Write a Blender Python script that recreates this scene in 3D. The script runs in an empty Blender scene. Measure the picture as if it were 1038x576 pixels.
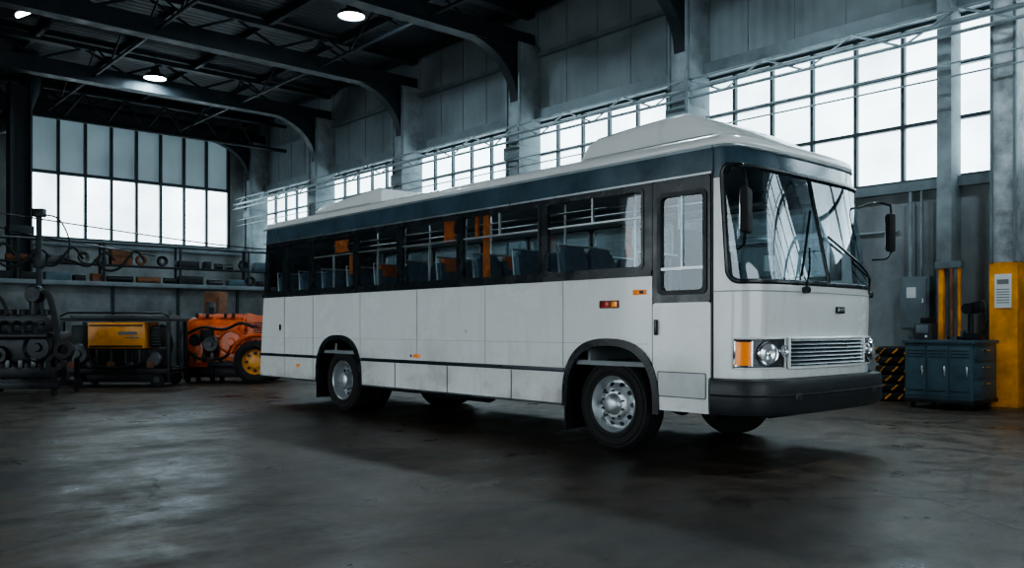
import bpy, bmesh, math, random, bisect
from mathutils import Vector, Matrix, Euler
random.seed(7)
rad=math.radians
SC=bpy.context.scene

# ------------------------------------------------------------------ materials
MATS={}
def M(name,col,rough=.5,metal=0.,var=.15,scale=4.,bump=0.,coat=0.,rvar=.12,stretch=(1,1,1),emit=None,es=0.,bscale=None):
    if name in MATS: return MATS[name]
    m=bpy.data.materials.new(name); m.use_nodes=True
    nt=m.node_tree; N=nt.nodes; L=nt.links; N.clear()
    out=N.new('ShaderNodeOutputMaterial'); p=N.new('ShaderNodeBsdfPrincipled')
    L.new(p.outputs[0],out.inputs[0])
    tc=N.new('ShaderNodeTexCoord'); mp=N.new('ShaderNodeMapping'); mp.inputs['Scale'].default_value=stretch
    L.new(tc.outputs['Object'],mp.inputs[0])
    nz=N.new('ShaderNodeTexNoise'); nz.inputs['Scale'].default_value=scale; nz.inputs['Detail'].default_value=6; nz.inputs['Roughness'].default_value=.6
    L.new(mp.outputs[0],nz.inputs[0])
    cr=N.new('ShaderNodeValToRGB'); cr.color_ramp.elements[0].position=.32; cr.color_ramp.elements[1].position=.68
    a=[max(0,c*(1-var)) for c in col]; b=[min(1,c*(1+var)) for c in col]
    cr.color_ramp.elements[0].color=(*a,1); cr.color_ramp.elements[1].color=(*b,1)
    L.new(nz.outputs[0],cr.inputs[0]); L.new(cr.outputs[0],p.inputs['Base Color'])
    mr=N.new('ShaderNodeMapRange'); mr.inputs[1].default_value=.3; mr.inputs[2].default_value=.7
    mr.inputs[3].default_value=max(.02,rough-rvar); mr.inputs[4].default_value=min(1,rough+rvar)
    L.new(nz.outputs[0],mr.inputs[0]); L.new(mr.outputs[0],p.inputs['Roughness'])
    p.inputs['Metallic'].default_value=metal
    if coat: p.inputs['Coat Weight'].default_value=coat; p.inputs['Coat Roughness'].default_value=.08
    if bump:
        n2=N.new('ShaderNodeTexNoise'); n2.inputs['Scale'].default_value=bscale or scale*6; n2.inputs['Detail'].default_value=5
        L.new(tc.outputs['Object'],n2.inputs[0])
        bp=N.new('ShaderNodeBump'); bp.inputs['Strength'].default_value=bump; bp.inputs['Distance'].default_value=.02
        L.new(n2.outputs[0],bp.inputs['Height']); L.new(bp.outputs[0],p.inputs['Normal'])
    if emit:
        p.inputs['Emission Color'].default_value=(*emit,1); p.inputs['Emission Strength'].default_value=es
    MATS[name]=m; return m

def glass_mat(name,tint,gl=1.0,rough=.02):
    m=bpy.data.materials.new(name); m.use_nodes=True
    nt=m.node_tree; N=nt.nodes; L=nt.links; N.clear()
    out=N.new('ShaderNodeOutputMaterial'); mx=N.new('ShaderNodeMixShader')
    tr=N.new('ShaderNodeBsdfTransparent'); tr.inputs[0].default_value=(*tint,1)
    g=N.new('ShaderNodeBsdfGlossy'); g.inputs[0].default_value=(.9,.95,1,1); g.inputs['Roughness'].default_value=rough
    lw=N.new('ShaderNodeLayerWeight'); lw.inputs[0].default_value=.5
    pw=N.new('ShaderNodeMath'); pw.operation='POWER'; pw.inputs[1].default_value=4.0
    mu=N.new('ShaderNodeMath'); mu.operation='MULTIPLY_ADD'; mu.inputs[1].default_value=.9; mu.inputs[2].default_value=.06*gl; mu.use_clamp=True
    L.new(lw.outputs['Facing'],pw.inputs[0]); L.new(pw.outputs[0],mu.inputs[0])
    nz=N.new('ShaderNodeTexNoise'); nz.inputs['Scale'].default_value=1.5
    tc=N.new('ShaderNodeTexCoord'); L.new(tc.outputs['Object'],nz.inputs[0])
    bp=N.new('ShaderNodeBump'); bp.inputs['Strength'].default_value=.03; bp.inputs['Distance'].default_value=.05
    L.new(nz.outputs[0],bp.inputs['Height']); L.new(bp.outputs[0],g.inputs['Normal'])
    L.new(mu.outputs[0],mx.inputs[0]); L.new(tr.outputs[0],mx.inputs[1]); L.new(g.outputs[0],mx.inputs[2])
    L.new(mx.outputs[0],out.inputs[0]); return m

def pane_mat(name,col,strength,var=.25,scale=.6):
    m=bpy.data.materials.new(name); m.use_nodes=True
    nt=m.node_tree; N=nt.nodes; L=nt.links; N.clear()
    out=N.new('ShaderNodeOutputMaterial'); p=N.new('ShaderNodeBsdfPrincipled'); L.new(p.outputs[0],out.inputs[0])
    p.inputs['Base Color'].default_value=(.5,.55,.58,1); p.inputs['Roughness'].default_value=.3
    tc=N.new('ShaderNodeTexCoord'); nz=N.new('ShaderNodeTexNoise'); nz.inputs['Scale'].default_value=scale; nz.inputs['Detail'].default_value=5
    L.new(tc.outputs['Object'],nz.inputs[0])
    cr=N.new('ShaderNodeValToRGB'); cr.color_ramp.elements[0].position=.3; cr.color_ramp.elements[1].position=.65
    cr.color_ramp.elements[0].color=(*[c*(1-var) for c in col],1); cr.color_ramp.elements[1].color=(*col,1)
    L.new(nz.outputs[0],cr.inputs[0]); L.new(cr.outputs[0],p.inputs['Emission Color'])
    p.inputs['Emission Strength'].default_value=strength
    return m

def bus_paint(name,col,dirt=(.31,.27,.22)):
    m=bpy.data.materials.new(name); m.use_nodes=True
    nt=m.node_tree; N=nt.nodes; L=nt.links; p=N['Principled BSDF']
    tc=N.new('ShaderNodeTexCoord')
    def noise(s,st,d=6,r=.6):
        mp=N.new('ShaderNodeMapping'); mp.inputs['Scale'].default_value=st; L.new(tc.outputs['Object'],mp.inputs[0])
        n=N.new('ShaderNodeTexNoise'); n.inputs['Scale'].default_value=s; n.inputs['Detail'].default_value=d; n.inputs['Roughness'].default_value=r
        L.new(mp.outputs[0],n.inputs[0]); return n
    streak=noise(3,(2.2,2.2,.25),8,.7); blot=noise(1.1,(1,1,1.3),8,.65); spk=noise(22,(1,1,1),4,.7)
    soft=noise(.5,(1,1,1.2),2,.5)
    sp=N.new('ShaderNodeSeparateXYZ'); L.new(tc.outputs['Object'],sp.inputs[0])
    def mr(src,a,b,c,d):
        n=N.new('ShaderNodeMapRange'); n.inputs[1].default_value=a;n.inputs[2].default_value=b;n.inputs[3].default_value=c;n.inputs[4].default_value=d
        L.new(src,n.inputs[0]); return n.outputs[0]
    def ma(op,a,b):
        n=N.new('ShaderNodeMath'); n.operation=op; n.use_clamp=True
        for i,x in enumerate((a,b)):
            if isinstance(x,(int,float)): n.inputs[i].default_value=x
            else: L.new(x,n.inputs[i])
        return n.outputs[0]
    low=mr(sp.outputs[2],.45,1.25,.9,.08)
    d1=ma('MULTIPLY',mr(blot.outputs[0],.43,.68,0,.9),low)
    d2=ma('MULTIPLY',mr(streak.outputs[0],.54,.74,0,.5),.5)
    d3=mr(spk.outputs[0],.66,.73,0,.7)
    d=ma('ADD',ma('ADD',d1,d2),ma('MULTIPLY',d3,low))
    mx=N.new('ShaderNodeMixRGB'); L.new(d,mx.inputs[0]); mx.inputs[1].default_value=(*col,1); mx.inputs[2].default_value=(*dirt,1)
    L.new(mx.outputs[0],p.inputs['Base Color'])
    L.new(ma('ADD',mr(blot.outputs[0],.3,.7,.16,.30),ma('MULTIPLY',d,.4)),p.inputs['Roughness'])
    p.inputs['Coat Weight'].default_value=.6; p.inputs['Coat Roughness'].default_value=.07
    b=N.new('ShaderNodeBump'); b.inputs['Strength'].default_value=.25; b.inputs['Distance'].default_value=.06
    L.new(soft.outputs[0],b.inputs['Height']); L.new(b.outputs[0],p.inputs['Normal'])
    return m
white=bus_paint('bus_white_paint',(.90,.91,.90))
dirty=M('bus_white_dusty',(.60,.62,.62),.38,0,.12,3,0,.2)
panelg=M('seam_grey',(.36,.38,.39),.5)
teal=M('bus_navy_teal_band',(.05,.09,.12),.18,0,.3,2,0,.8,.08)
navy=M('rub_rail_navy',(.012,.020,.030),.35,0,.2,6)
black=M('black_gloss_frame',(.014,.019,.023),.25,0,.2,4)
rubber=M('rubber',(.012,.012,.013),.75,0,.3,8,.25)
plastic=M('dark_plastic',(.018,.021,.024),.45,0,.2,6,.1)
chrome=M('chrome',(.75,.77,.8),.18,1,.08,6)
alu=M('aluminium_frame',(.45,.48,.5),.35,.9,.1,6)
rim=M('wheel_rim_silver',(.55,.58,.60),.35,.7,.15,6,.05)
orangel=M('orange_lens',(.95,.28,.03),.2,0,.05,5,0,.5,.05,(1,1,1),(1,.25,.02),.12)
redl=M('red_lens',(.5,.03,.02),.2)
lens=M('lamp_glass',(.7,.74,.78),.08,.6,.1,20)
seatm=M('seat_fabric',(.07,.09,.11),.85,0,.3,12,.1)
seatb=M('seat_blue',(.08,.12,.16),.8,0,.3,12,.1)
seato=M('seat_orange_red',(.60,.15,.04),.8,0,.3,12,.1)
inter=M('bus_interior_grey',(.26,.29,.30),.6,0,.15,3)
orangec=M('orange_curtain',(.80,.22,.05),.85,0,.35,14,.3)
glass=glass_mat('bus_window_glass',(.78,.87,.90),1.4)
wglass=glass_mat('windshield_glass',(.62,.74,.79),1.8)
steel=M('steel_painted_grey',(.15,.185,.20),.5,.2,.3,2,.1)
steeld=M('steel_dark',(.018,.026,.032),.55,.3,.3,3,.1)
colm=M('column_concrete',(.22,.255,.27),.8,0,.4,1.6,.5)
pipeg=M('pipe_grey',(.28,.33,.35),.4,.4,.25,3)
conc=M('concrete_wall',(.21,.23,.235),.85,0,.5,.9,.6,stretch=(1,1,.5))
concd=M('partition_concrete',(.13,.145,.15),.85,0,.5,1.2,.6)
yel=M('safety_yellow_paint',(.74,.28,.015),.55,0,.35,3,.2)
orp=M('machine_orange',(.80,.12,.012),.38,0,.35,4,.1,.3)
yor=M('machine_amber',(.85,.32,.02),.42,0,.2,4,.05,.25)
rust=M('rusty_metal',(.20,.09,.05),.8,.2,.4,5,.4)
dmet=M('dark_metal',(.020,.023,.026),.42,.6,.4,7,.25)
gmet=M('oily_grey_metal',(.085,.092,.098),.40,.7,.4,6,.25)
bluec=M('cabinet_blue_grey',(.055,.10,.125),.45,.2,.3,3,.1)
paper=M('paper',(.75,.75,.72),.8,0,.05,20)
ink=M('paper_print',(.2,.2,.2),.8)
wframe=M('window_frame_steel',(.05,.068,.075),.5,.3,.2,4)
pane=pane_mat('frosted_window_pane',(.74,.92,1.0),4.0,.5,.5)
paneU=pane_mat('translucent_panel',(.27,.41,.47),.27,.5,.8)
wash=M('pillar_whitewash',(.36,.39,.40),.8,0,.55,2.2,.6)

def floor_mat():
    m=bpy.data.materials.new('floor_concrete'); m.use_nodes=True
    nt=m.node_tree; N=nt.nodes; L=nt.links; p=N['Principled BSDF']
    tc=N.new('ShaderNodeTexCoord')
    def noise(s,d=6,r=.6,st=(1,1,1)):
        mp=N.new('ShaderNodeMapping'); mp.inputs['Scale'].default_value=st; L.new(tc.outputs['Object'],mp.inputs[0])
        n=N.new('ShaderNodeTexNoise'); n.inputs['Scale'].default_value=s; n.inputs['Detail'].default_value=d; n.inputs['Roughness'].default_value=r
        L.new(mp.outputs[0],n.inputs[0]); return n
    def ma(op,a,b,cl=False):
        n=N.new('ShaderNodeMath'); n.operation=op; n.use_clamp=cl
        for i,x in enumerate((a,b)):
            if isinstance(x,(int,float)): n.inputs[i].default_value=x
            else: L.new(x,n.inputs[i])
        return n.outputs[0]
    def mr(src,a,b,c,d):
        n=N.new('ShaderNodeMapRange'); n.inputs[1].default_value=a;n.inputs[2].default_value=b;n.inputs[3].default_value=c;n.inputs[4].default_value=d
        L.new(src,n.inputs[0]); return n.outputs[0]
    n1=noise(.32,9,.68); n2=noise(2.2,9,.72); n3=noise(28,4); n4=noise(.7,10,.72,(1,.5,1))
    mixn=ma('ADD',ma('MULTIPLY',n1.outputs[0],.5),ma('MULTIPLY',n2.outputs[0],.5))
    cr=N.new('ShaderNodeValToRGB'); e=cr.color_ramp.elements
    e[0].position=.40; e[0].color=(.020,.0150,.0115,1); e[1].position=.64; e[1].color=(.135,.098,.070,1)
    k=cr.color_ramp.elements.new(.5); k.color=(.062,.046,.034,1)
    L.new(mixn,cr.inputs[0])
    v=N.new('ShaderNodeTexVoronoi'); v.feature='DISTANCE_TO_EDGE'; v.inputs['Scale'].default_value=.30
    nd=noise(1.4,6); mm=N.new('ShaderNodeMixRGB'); mm.inputs[0].default_value=.3
    L.new(tc.outputs['Object'],mm.inputs[1]); L.new(nd.outputs['Color'],mm.inputs[2]); L.new(mm.outputs[0],v.inputs['Vector'])
    crack=mr(v.outputs['Distance'],0,.007,.2,1)
    sp=N.new('ShaderNodeSeparateXYZ'); L.new(tc.outputs['Object'],sp.inputs[0])
    js=[]
    for ax,per_ in ((0,5.65),(1,4.8)):
        f=ma('FRACT',ma('DIVIDE',ma('ADD',sp.outputs[ax],100.3),per_),0); dd=ma('ABSOLUTE',ma('SUBTRACT',f,.5),0)
        js.append(mr(dd,.0,.0022,.35,1))
    stain=mr(n4.outputs[0],.50,.64,1,.5)
    tot=ma('MULTIPLY',ma('MULTIPLY',crack,js[0]),ma('MULTIPLY',js[1],stain))
    mu=N.new('ShaderNodeMixRGB'); mu.blend_type='MULTIPLY'; mu.inputs[0].default_value=1
    L.new(cr.outputs[0],mu.inputs[1]); L.new(tot,mu.inputs[2]); L.new(mu.outputs[0],p.inputs['Base Color'])
    r=ma('ADD',ma('MULTIPLY',n4.outputs[0],.55),ma('MULTIPLY',n2.outputs[0],.45))
    L.new(mr(r,.38,.62,.21,.64),p.inputs['Roughness'])
    p.inputs['Specular IOR Level'].default_value=.36
    b=N.new('ShaderNodeBump'); b.inputs['Strength'].default_value=.35; b.inputs['Distance'].default_value=.011
    L.new(ma('ADD',ma('ADD',n2.outputs[0],ma('MULTIPLY',n3.outputs[0],.3)),ma('MULTIPLY',crack,.4)),b.inputs['Height']); L.new(b.outputs[0],p.inputs['Normal'])
    return m
floorm=floor_mat()
def panel_mat(name,col,freq,axis,st=.25):
    m=bpy.data.materials.new(name); m.use_nodes=True
    nt=m.node_tree; N=nt.nodes; L=nt.links; p=N['Principled BSDF']
    tc=N.new('ShaderNodeTexCoord'); w=N.new('ShaderNodeTexWave'); w.wave_type='BANDS'; w.bands_direction=axis; w.inputs['Scale'].default_value=freq
    L.new(tc.outputs['Object'],w.inputs[0])
    nz=N.new('ShaderNodeTexNoise'); nz.inputs['Scale'].default_value=.8; nz.inputs['Detail'].default_value=6; L.new(tc.outputs['Object'],nz.inputs[0])
    cr=N.new('ShaderNodeValToRGB'); cr.color_ramp.elements[0].position=.3; cr.color_ramp.elements[1].position=.7
    cr.color_ramp.elements[0].color=(*[c*.7 for c in col],1); cr.color_ramp.elements[1].color=(*[c*1.2 for c in col],1)
    L.new(nz.outputs[0],cr.inputs[0]); L.new(cr.outputs[0],p.inputs['Base Color']); p.inputs['Roughness'].default_value=.6
    b=N.new('ShaderNodeBump'); b.inputs['Strength'].default_value=st; b.inputs['Distance'].default_value=.04
    L.new(w.outputs[1],b.inputs['Height']); L.new(b.outputs[0],p.inputs['Normal']); return m
wallpan=panel_mat('wall_sheet_panels',(.19,.23,.245),1.1,'X')
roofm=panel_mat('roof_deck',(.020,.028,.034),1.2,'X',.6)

# ------------------------------------------------------------------ builder
class B:
    def __init__(s): s.bm=bmesh.new(); s.mats=[]
    def mi(s,m):
        if m not in s.mats: s.mats.append(m)
        return s.mats.index(m)
    def merge(s,t,mat,mtx=None):
        i=s.mi(mat)
        for f in t.faces: f.material_index=i
        if mtx: bmesh.ops.transform(t,matrix=mtx,verts=t.verts)
        me=bpy.data.meshes.new('t'); t.to_mesh(me); t.free(); s.bm.from_mesh(me); bpy.data.meshes.remove(me)
    def box(s,c,d,mat,bev=0,rot=None,seg=2):
        t=bmesh.new(); bmesh.ops.create_cube(t,size=1)
        bmesh.ops.scale(t,vec=d,verts=t.verts)
        if bev: bmesh.ops.bevel(t,geom=t.edges[:],offset=min(bev,min(d)*.48),segments=seg,affect='EDGES',profile=.6)
        mt=Matrix.Translation(c)
        if rot: mt=mt@Euler([rad(a) for a in rot]).to_matrix().to_4x4()
        s.merge(t,mat,mt)
    def bb(s,x0,x1,y0,y1,z0,z1,mat,bev=0):
        s.box(((x0+x1)/2,(y0+y1)/2,(z0+z1)/2),(abs(x1-x0),abs(y1-y0),abs(z1-z0)),mat,bev)
    def cyl(s,p0,p1,r,mat,r2=None,seg=24):
        p0=Vector(p0); p1=Vector(p1); d=p1-p0
        t=bmesh.new(); bmesh.ops.create_cone(t,cap_ends=True,segments=seg,radius1=r,radius2=r if r2 is None else r2,depth=d.length)
        mt=Matrix.Translation((p0+p1)/2)@d.to_track_quat('Z','Y').to_matrix().to_4x4()
        s.merge(t,mat,mt)
    def lathe(s,prof,mat,o=(0,0,0),axis=(0,1,0),seg=48):
        t=bmesh.new(); rings=[]
        for r,h in prof:
            rings.append([t.verts.new((max(r,1e-4)*math.cos(2*math.pi*k/seg),max(r,1e-4)*math.sin(2*math.pi*k/seg),h)) for k in range(seg)])
        for a,b in zip(rings,rings[1:]):
            for k in range(seg): t.faces.new((a[k],a[(k+1)%seg],b[(k+1)%seg],b[k]))
        mt=Matrix.Translation(o)@Vector(axis).to_track_quat('Z','Y').to_matrix().to_4x4()
        s.merge(t,mat,mt)
    def tube(s,pts,r,mat,seg=8,closed=False,smooth=0):
        P=[Vector(p) for p in pts]
        if smooth:
            Q=[]
            n=len(P)
            for i in range(n-(0 if closed else 1)):
                a,b,c,d=(P[(i-1)%n] if closed or i>0 else P[i]),P[i],P[(i+1)%n],(P[(i+2)%n] if closed or i+2<n else P[(i+1)%n])
                for k in range(smooth):
                    u=k/smooth
                    Q.append(.5*((2*b)+(-a+c)*u+(2*a-5*b+4*c-d)*u*u+(-a+3*b-3*c+d)*u**3))
            if not closed: Q.append(P[-1])
            P=Q
        t=bmesh.new(); rings=[]; n=len(P); up=None
        for i,p in enumerate(P):
            a=P[i-1] if (i>0 or closed) else P[i]; b=P[(i+1)%n] if (i<n-1 or closed) else P[i]
            d=(b-a).normalized()
            if up is None: up=d.orthogonal().normalized()
            up=(up-d*up.dot(d)); up=up.normalized() if up.length>1e-6 else d.orthogonal().normalized()
            w=d.cross(up)
            rings.append([t.verts.new(p+r*(math.cos(2*math.pi*k/seg)*up+math.sin(2*math.pi*k/seg)*w)) for k in range(seg)])
        m=n if closed else n-1
        for i in range(m):
            a,b=rings[i],rings[(i+1)%n]
            for k in range(seg): t.faces.new((a[k],a[(k+1)%seg],b[(k+1)%seg],b[k]))
        if not closed:
            t.faces.new(rings[0][::-1]); t.faces.new(rings[-1])
        s.merge(t,mat)
    def grid(s,fn,nu,nv,matf):
        vs=[[s.bm.verts.new(fn(i/nu,j/nv)) for j in range(nv+1)] for i in range(nu+1)]
        for i in range(nu):
            for j in range(nv):
                m=matf((i+.5)/nu,(j+.5)/nv) if callable(matf) else matf
                if m is None: continue
                try:
                    f=s.bm.faces.new((vs[i][j],vs[i+1][j],vs[i+1][j+1],vs[i][j+1])); f.material_index=s.mi(m)
                except ValueError: pass
    def sheet(s,x0,x1,y,z0,z1,mat):
        s.grid(lambda u,v:(x0+(x1-x0)*u,y,z0+(z1-z0)*v),1,1,mat)
    def shape(s,outer,holes,th,mat,mp):
        cu=bpy.data.curves.new('c','CURVE'); cu.dimensions='2D'; cu.fill_mode='BOTH'; cu.extrude=th/2
        for pl in [outer]+list(holes):
            sp=cu.splines.new('POLY'); sp.points.add(len(pl)-1)
            for i,(a,b) in enumerate(pl): sp.points[i].co=(a,b,0,1)
            sp.use_cyclic_u=True
        ob=bpy.data.objects.new('c',cu); SC.collection.objects.link(ob)
        me=bpy.data.meshes.new_from_object(ob)
        t=bmesh.new(); t.from_mesh(me)
        for v in t.verts: v.co=Vector(mp(*v.co))
        bmesh.ops.recalc_face_normals(t,faces=t.faces)
        bpy.data.objects.remove(ob); bpy.data.curves.remove(cu); bpy.data.meshes.remove(me)
        s.merge(t,mat)
    def obj(s,name,parent=None,loc=(0,0,0),rz=0,ang=35):
        me=bpy.data.meshes.new(name)
        s.bm.to_mesh(me); s.bm.free()
        for m in s.mats: me.materials.append(m)
        me.polygons.foreach_set('use_smooth',[True]*len(me.polygons)); me.set_sharp_from_angle(angle=rad(ang))
        ob=bpy.data.objects.new(name,me); SC.collection.objects.link(ob)
        ob.location=loc; ob.rotation_euler=(0,0,rad(rz))
        if parent: ob.parent=parent
        return ob
def empty(name,loc=(0,0,0),rz=0):
    e=bpy.data.objects.new(name,None); SC.collection.objects.link(e); e.location=loc; e.rotation_euler=(0,0,rad(rz)); e.empty_display_size=.3; return e
def rr(x0,x1,z0,z1,r,n=5):
    P=[]
    for cx,cz,a0 in ((x1-r,z1-r,0),(x0+r,z1-r,90),(x0+r,z0+r,180),(x1-r,z0+r,270)):
        for k in range(n+1):
            a=rad(a0+90*k/n); P.append((cx+r*math.cos(a),cz+r*math.sin(a)))
    return P

# ================================================================== BUS
W=2.55
bus=empty('bus',(-4.45,7.0,0))
sidemap=lambda off:(lambda u,v,w:(u,off+w,v))
def rearx(z): return -10.50+.29*(z-.42)/2.7
def arch(xc,r,n=26,zb=.45,ex=2.5,hz=None):
    hz=hz or r; P=[]
    for k in range(n+1):
        a=math.pi*(1-k/n); c=math.cos(a); sn=math.sin(a)
        P.append((xc+r*math.copysign(abs(c)**(2/ex),c),.53+hz*abs(sn)**(2/ex)))
    return P
FW,RW=-1.80,-7.56
winX=[(-10.08,-9.44),(-9.28,-8.48),(-8.38,-7.08),(-6.98,-5.88),(-5.78,-4.47),(-4.38,-2.89),(-2.78,-1.32)]
def side(y,inward,door):
    b=B()
    xe=-1.2 if door else -.45
    base=[(rearx(.45)+.12,.45),(RW-.64,.45)]+arch(RW,.64)+[(RW+.64,.45),(FW-.64,.45)]+arch(FW,.64)
    base+=[(FW+.64,.45),(xe,.45),(xe,1.9),(rearx(1.9)+.12,1.9)]
    b.shape(base,[],.03,white,sidemap(y))
    holes=[rr(a,c,1.97,2.81,.06) for a,c in winX]
    if not door: holes.append(rr(-1.2,-.6,1.97,2.81,.06))
    b.shape([(rearx(1.9)+.12,1.9),(xe,1.9),(xe,2.86),(rearx(2.86)+.12,2.86)],holes,.03,black,sidemap(y))
    b.shape([(rearx(2.86)+.12,2.86),(-.45,2.86),(-.45,3.13),(rearx(3.13)+.12,3.13)],[],.03,teal,sidemap(y))
    o=-1 if inward>0 else 1
    yo=y+o*.018
    b.bb(-10.2,-.46,yo-.008,yo+.008,2.855,2.875,alu)
    b.bb(-10.2,-.46,yo-.006,yo+.010,3.105,3.13,pipeg)
    b.bb(rearx(1.9)+.1,xe,yo-.012,yo+.012,1.885,1.945,black)
    for a,c in ((RW+.68,FW-.68),(rearx(.86)+.1,RW-.70)):
        b.bb(a,c,yo-.012,yo+.014,.835,.885,navy,.005)
        b.bb(a,c,yo-.008,yo+.006,.45,.475,gmet)
    for x,z0,z1 in ((-9.40,.46,1.88),(-8.38,.46,1.88),(-5.95,.46,.83),(-4.7,.46,.83),(-3.4,.46,.83)):
        b.bb(x-.005,x+.005,yo-.004,yo+.001,z0,z1,plastic if z1<1 else panelg)
    for x in (-6.9,-5.4,-3.9,-2.5): b.bb(x-.0025,x+.0025,yo-.004,yo-.0005,.9,1.88,panelg)
    b.bb(-10.3,-1.25,yo-.004,yo+.001,1.172,1.176,panelg)
    for x in [-10.2+.15*k for k in range(60)]:
        if abs(x-FW)>.75 and abs(x-RW)>.75 and x<xe: b.box((x,yo+o*.002,.80),(.012,.006,.012),dirty)
    for xc in (FW,RW):
        out=[(xc-.70,.45)]+arch(xc,.70)+[(xc+.70,.45)]; inn=[(xc+.62,.45)]+arch(xc,.62)[::-1]+[(xc-.62,.45)]
        b.shape(out+inn,[],.07,black,sidemap(y+o*.005))
    for (a,c) in winX+([] if door else [(-1.2,-.6)]):
        b.shape(rr(a-.012,c+.012,1.958,2.822,.07),[rr(a+.022,c-.022,1.992,2.788,.05)],.05,black if door else alu,sidemap(y))
        b.sheet(a,c,y,1.98,2.80,glass)
        if c-a>1:
            b.bb(a+.02,c-.02,y-.014,y+.014,2.50,2.52,alu)
            m=(a+c)/2
            b.bb(m-.012,m+.012,y-.014,y+.014,1.99,2.5,alu) if c-a<1.35 else b.bb(m-.01,m+.01,y-.014,y+.014,2.52,2.79,alu)
    return b
side(0,1,True).obj('side_panel_kerb',bus)
side(W,-1,False).obj('side_panel_road',bus)

# door
b=B()
b.shape(rr(-1.185,-.475,.50,1.60,.03),[],.035,white,sidemap(-.005))
b.shape(rr(-1.185,-.475,1.60,2.85,.03),[rr(-1.10,-.53,1.70,2.70,.06)],.035,black,sidemap(-.005))
b.shape(rr(-1.12,-.51,1.68,2.72,.07),[rr(-1.075,-.555,1.725,2.675,.05)],.055,plastic,sidemap(-.008))
b.sheet(-1.1,-.53,-.004,1.7,2.7,glass)
b.bb(-1.08,-.55,-.03,.01,1.93,1.96,alu)
b.bb(-.83,-.81,-.02,.01,1.95,2.68,alu)
b.shape(rr(-1.12,-.52,.64,.90,.02),[rr(-1.11,-.53,.65,.89,.015)],.045,gmet,sidemap(-.006))
b.bb(-1.11,-.53,-.026,-.02,.65,.89,dirty)
b.box((-1.13,-.04,1.35),(.03,.04,.16),black,.008)
b.bb(-1.2,-1.187,-.01,.02,.48,2.86,plastic); b.bb(-.473,-.455,-.01,.02,.48,2.86,plastic)
b.obj('door',bus)

# front skin
PW=2/3.8
def xf(z):
    T=[(.3,.03),(.9,.05),(1.25,.055),(1.6,.07),(1.75,.06),(2.9,-.17),(3.13,-.22),(3.4,-.28)]
    if z<=T[0][0]: return T[0][1]
    for (a,b_),(c,d) in zip(T,T[1:]):
        if z<=c: return b_+(d-b_)*(z-a)/(c-a)
    return T[-1][1]
def FP(th,z,off=0.):
    t=rad(min(max(th,0),180)); c=math.cos(t); sn=math.sin(t)
    return Vector((-.45+(xf(z)+off+.45)*abs(sn)**PW, W/2-(W/2+off)*math.copysign(abs(c)**PW,c), z))
tab=[];acc=0;prev=None
for k in range(0,3601):
    th=180*(k/3600)
    p=FP(th,1.6)
    if prev is not None: acc+=(p-prev).length
    tab.append((acc,th)); prev=p
LEN=acc
AK=[t[0] for t in tab]
def TH(a):
    a=min(max(a,0),LEN); i=min(bisect.bisect_left(AK,a),len(AK)-1)
    if i==0: return 0
    a0,t0=tab[i-1]; a1,t1=tab[i]
    return t0+(t1-t0)*((a-a0)/(a1-a0) if a1>a0 else 0)
def FA(a,z,off=0.): return FP(TH(a),z,off)
WS0,WS1,WZ0,WZ1,WR=.17,LEN-.17,1.79,2.92,.12
def inrr(a,z):
    if not(WS0<a<WS1 and WZ0<z<WZ1): return False
    dx=max(WS0+WR-a,a-(WS1-WR),0); dz=max(WZ0+WR-z,z-(WZ1-WR),0)
    return dx*dx+dz*dz<WR*WR
b=B()
b.grid(lambda u,v:FA(u*LEN,.56+v*1.16),140,24,white)
b.grid(lambda u,v:FA(u*LEN,1.72+v*1.2),200,84,lambda u,v: wglass if inrr(u*LEN,1.72+v*1.2) else (teal if (v>.9) else white))
b.grid(lambda u,v:FA(u*LEN,2.92+v*.21,.0),140,6,teal)
b.obj('front_panel',bus,ang=50)
b=B()
def dens(pl,step=.05):
    Q=[]
    for i in range(len(pl)):
        a=pl[i];c=pl[(i+1)%len(pl)]; n=max(1,int(math.hypot(c[0]-a[0],c[1]-a[1])/step))
        for k in range(n): Q.append((a[0]+(c[0]-a[0])*k/n,a[1]+(c[1]-a[1])*k/n))
    return Q
b.tube([FA(a,z,.006) for a,z in dens(rr(WS0,WS1,WZ0,WZ1,WR,8))],.026,black,8,True)
b.tube([FA(LEN/2+.02,WZ0+(WZ1-WZ0)*k/12,.006) for k in range(13)],.018,black)
b.tube([FA(LEN*k/60,1.70,.002) for k in range(61)],.006,panelg,6)
b.tube([FA(LEN*k/60,3.118,.004) for k in range(61)],.014,pipeg,6)
b.obj('windshield_frame',bus)
b=B()
def bump(u,v):
    a=u*LEN; z=[.50,.515,.57,.80,.845,.86][round(v*5)]; off=[.07,.11,.135,.135,.12,.04][round(v*5)]
    p=FA(a,.9,off)
    if u<=0: p=Vector((-.47,-.02-off*.3,z))
    if u>=1: p=Vector((-.47,W+.02+off*.3,z))
    p.z=z; return p
b.grid(bump,80,5,plastic)
b.tube([FA(.05+(LEN-.1)*k/60,.9,.138)+Vector((0,0,-.20)) for k in range(61)],.010,rubber,6)
b.bb(-.5,0.05,.08,W-.08,.52,.84,plastic)
for y in (.5,2.05): b.box((.17,y,.68),(.03,.10,.07),gmet,.01)
b.obj('bumper',bus)
def patch(bd,t0,t1,z0,z1,off,mat,n=14):
    bd.grid(lambda u,v:FP(t0+(t1-t0)*u,z0+(z1-z0)*v,off),n,2,mat)
    bd.tube([FP(a,z,off) for a,z in [(t0+(t1-t0)*k/n,z0) for k in range(n)]+[(t1,z0+(z1-z0)*k/3) for k in range(3)]+[(t1-(t1-t0)*k/n,z1) for k in range(n)]+[(t0,z1-(z1-z0)*k/3) for k in range(3)]],.011,chrome if off>.015 else white,6,True)
b=B()
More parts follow.
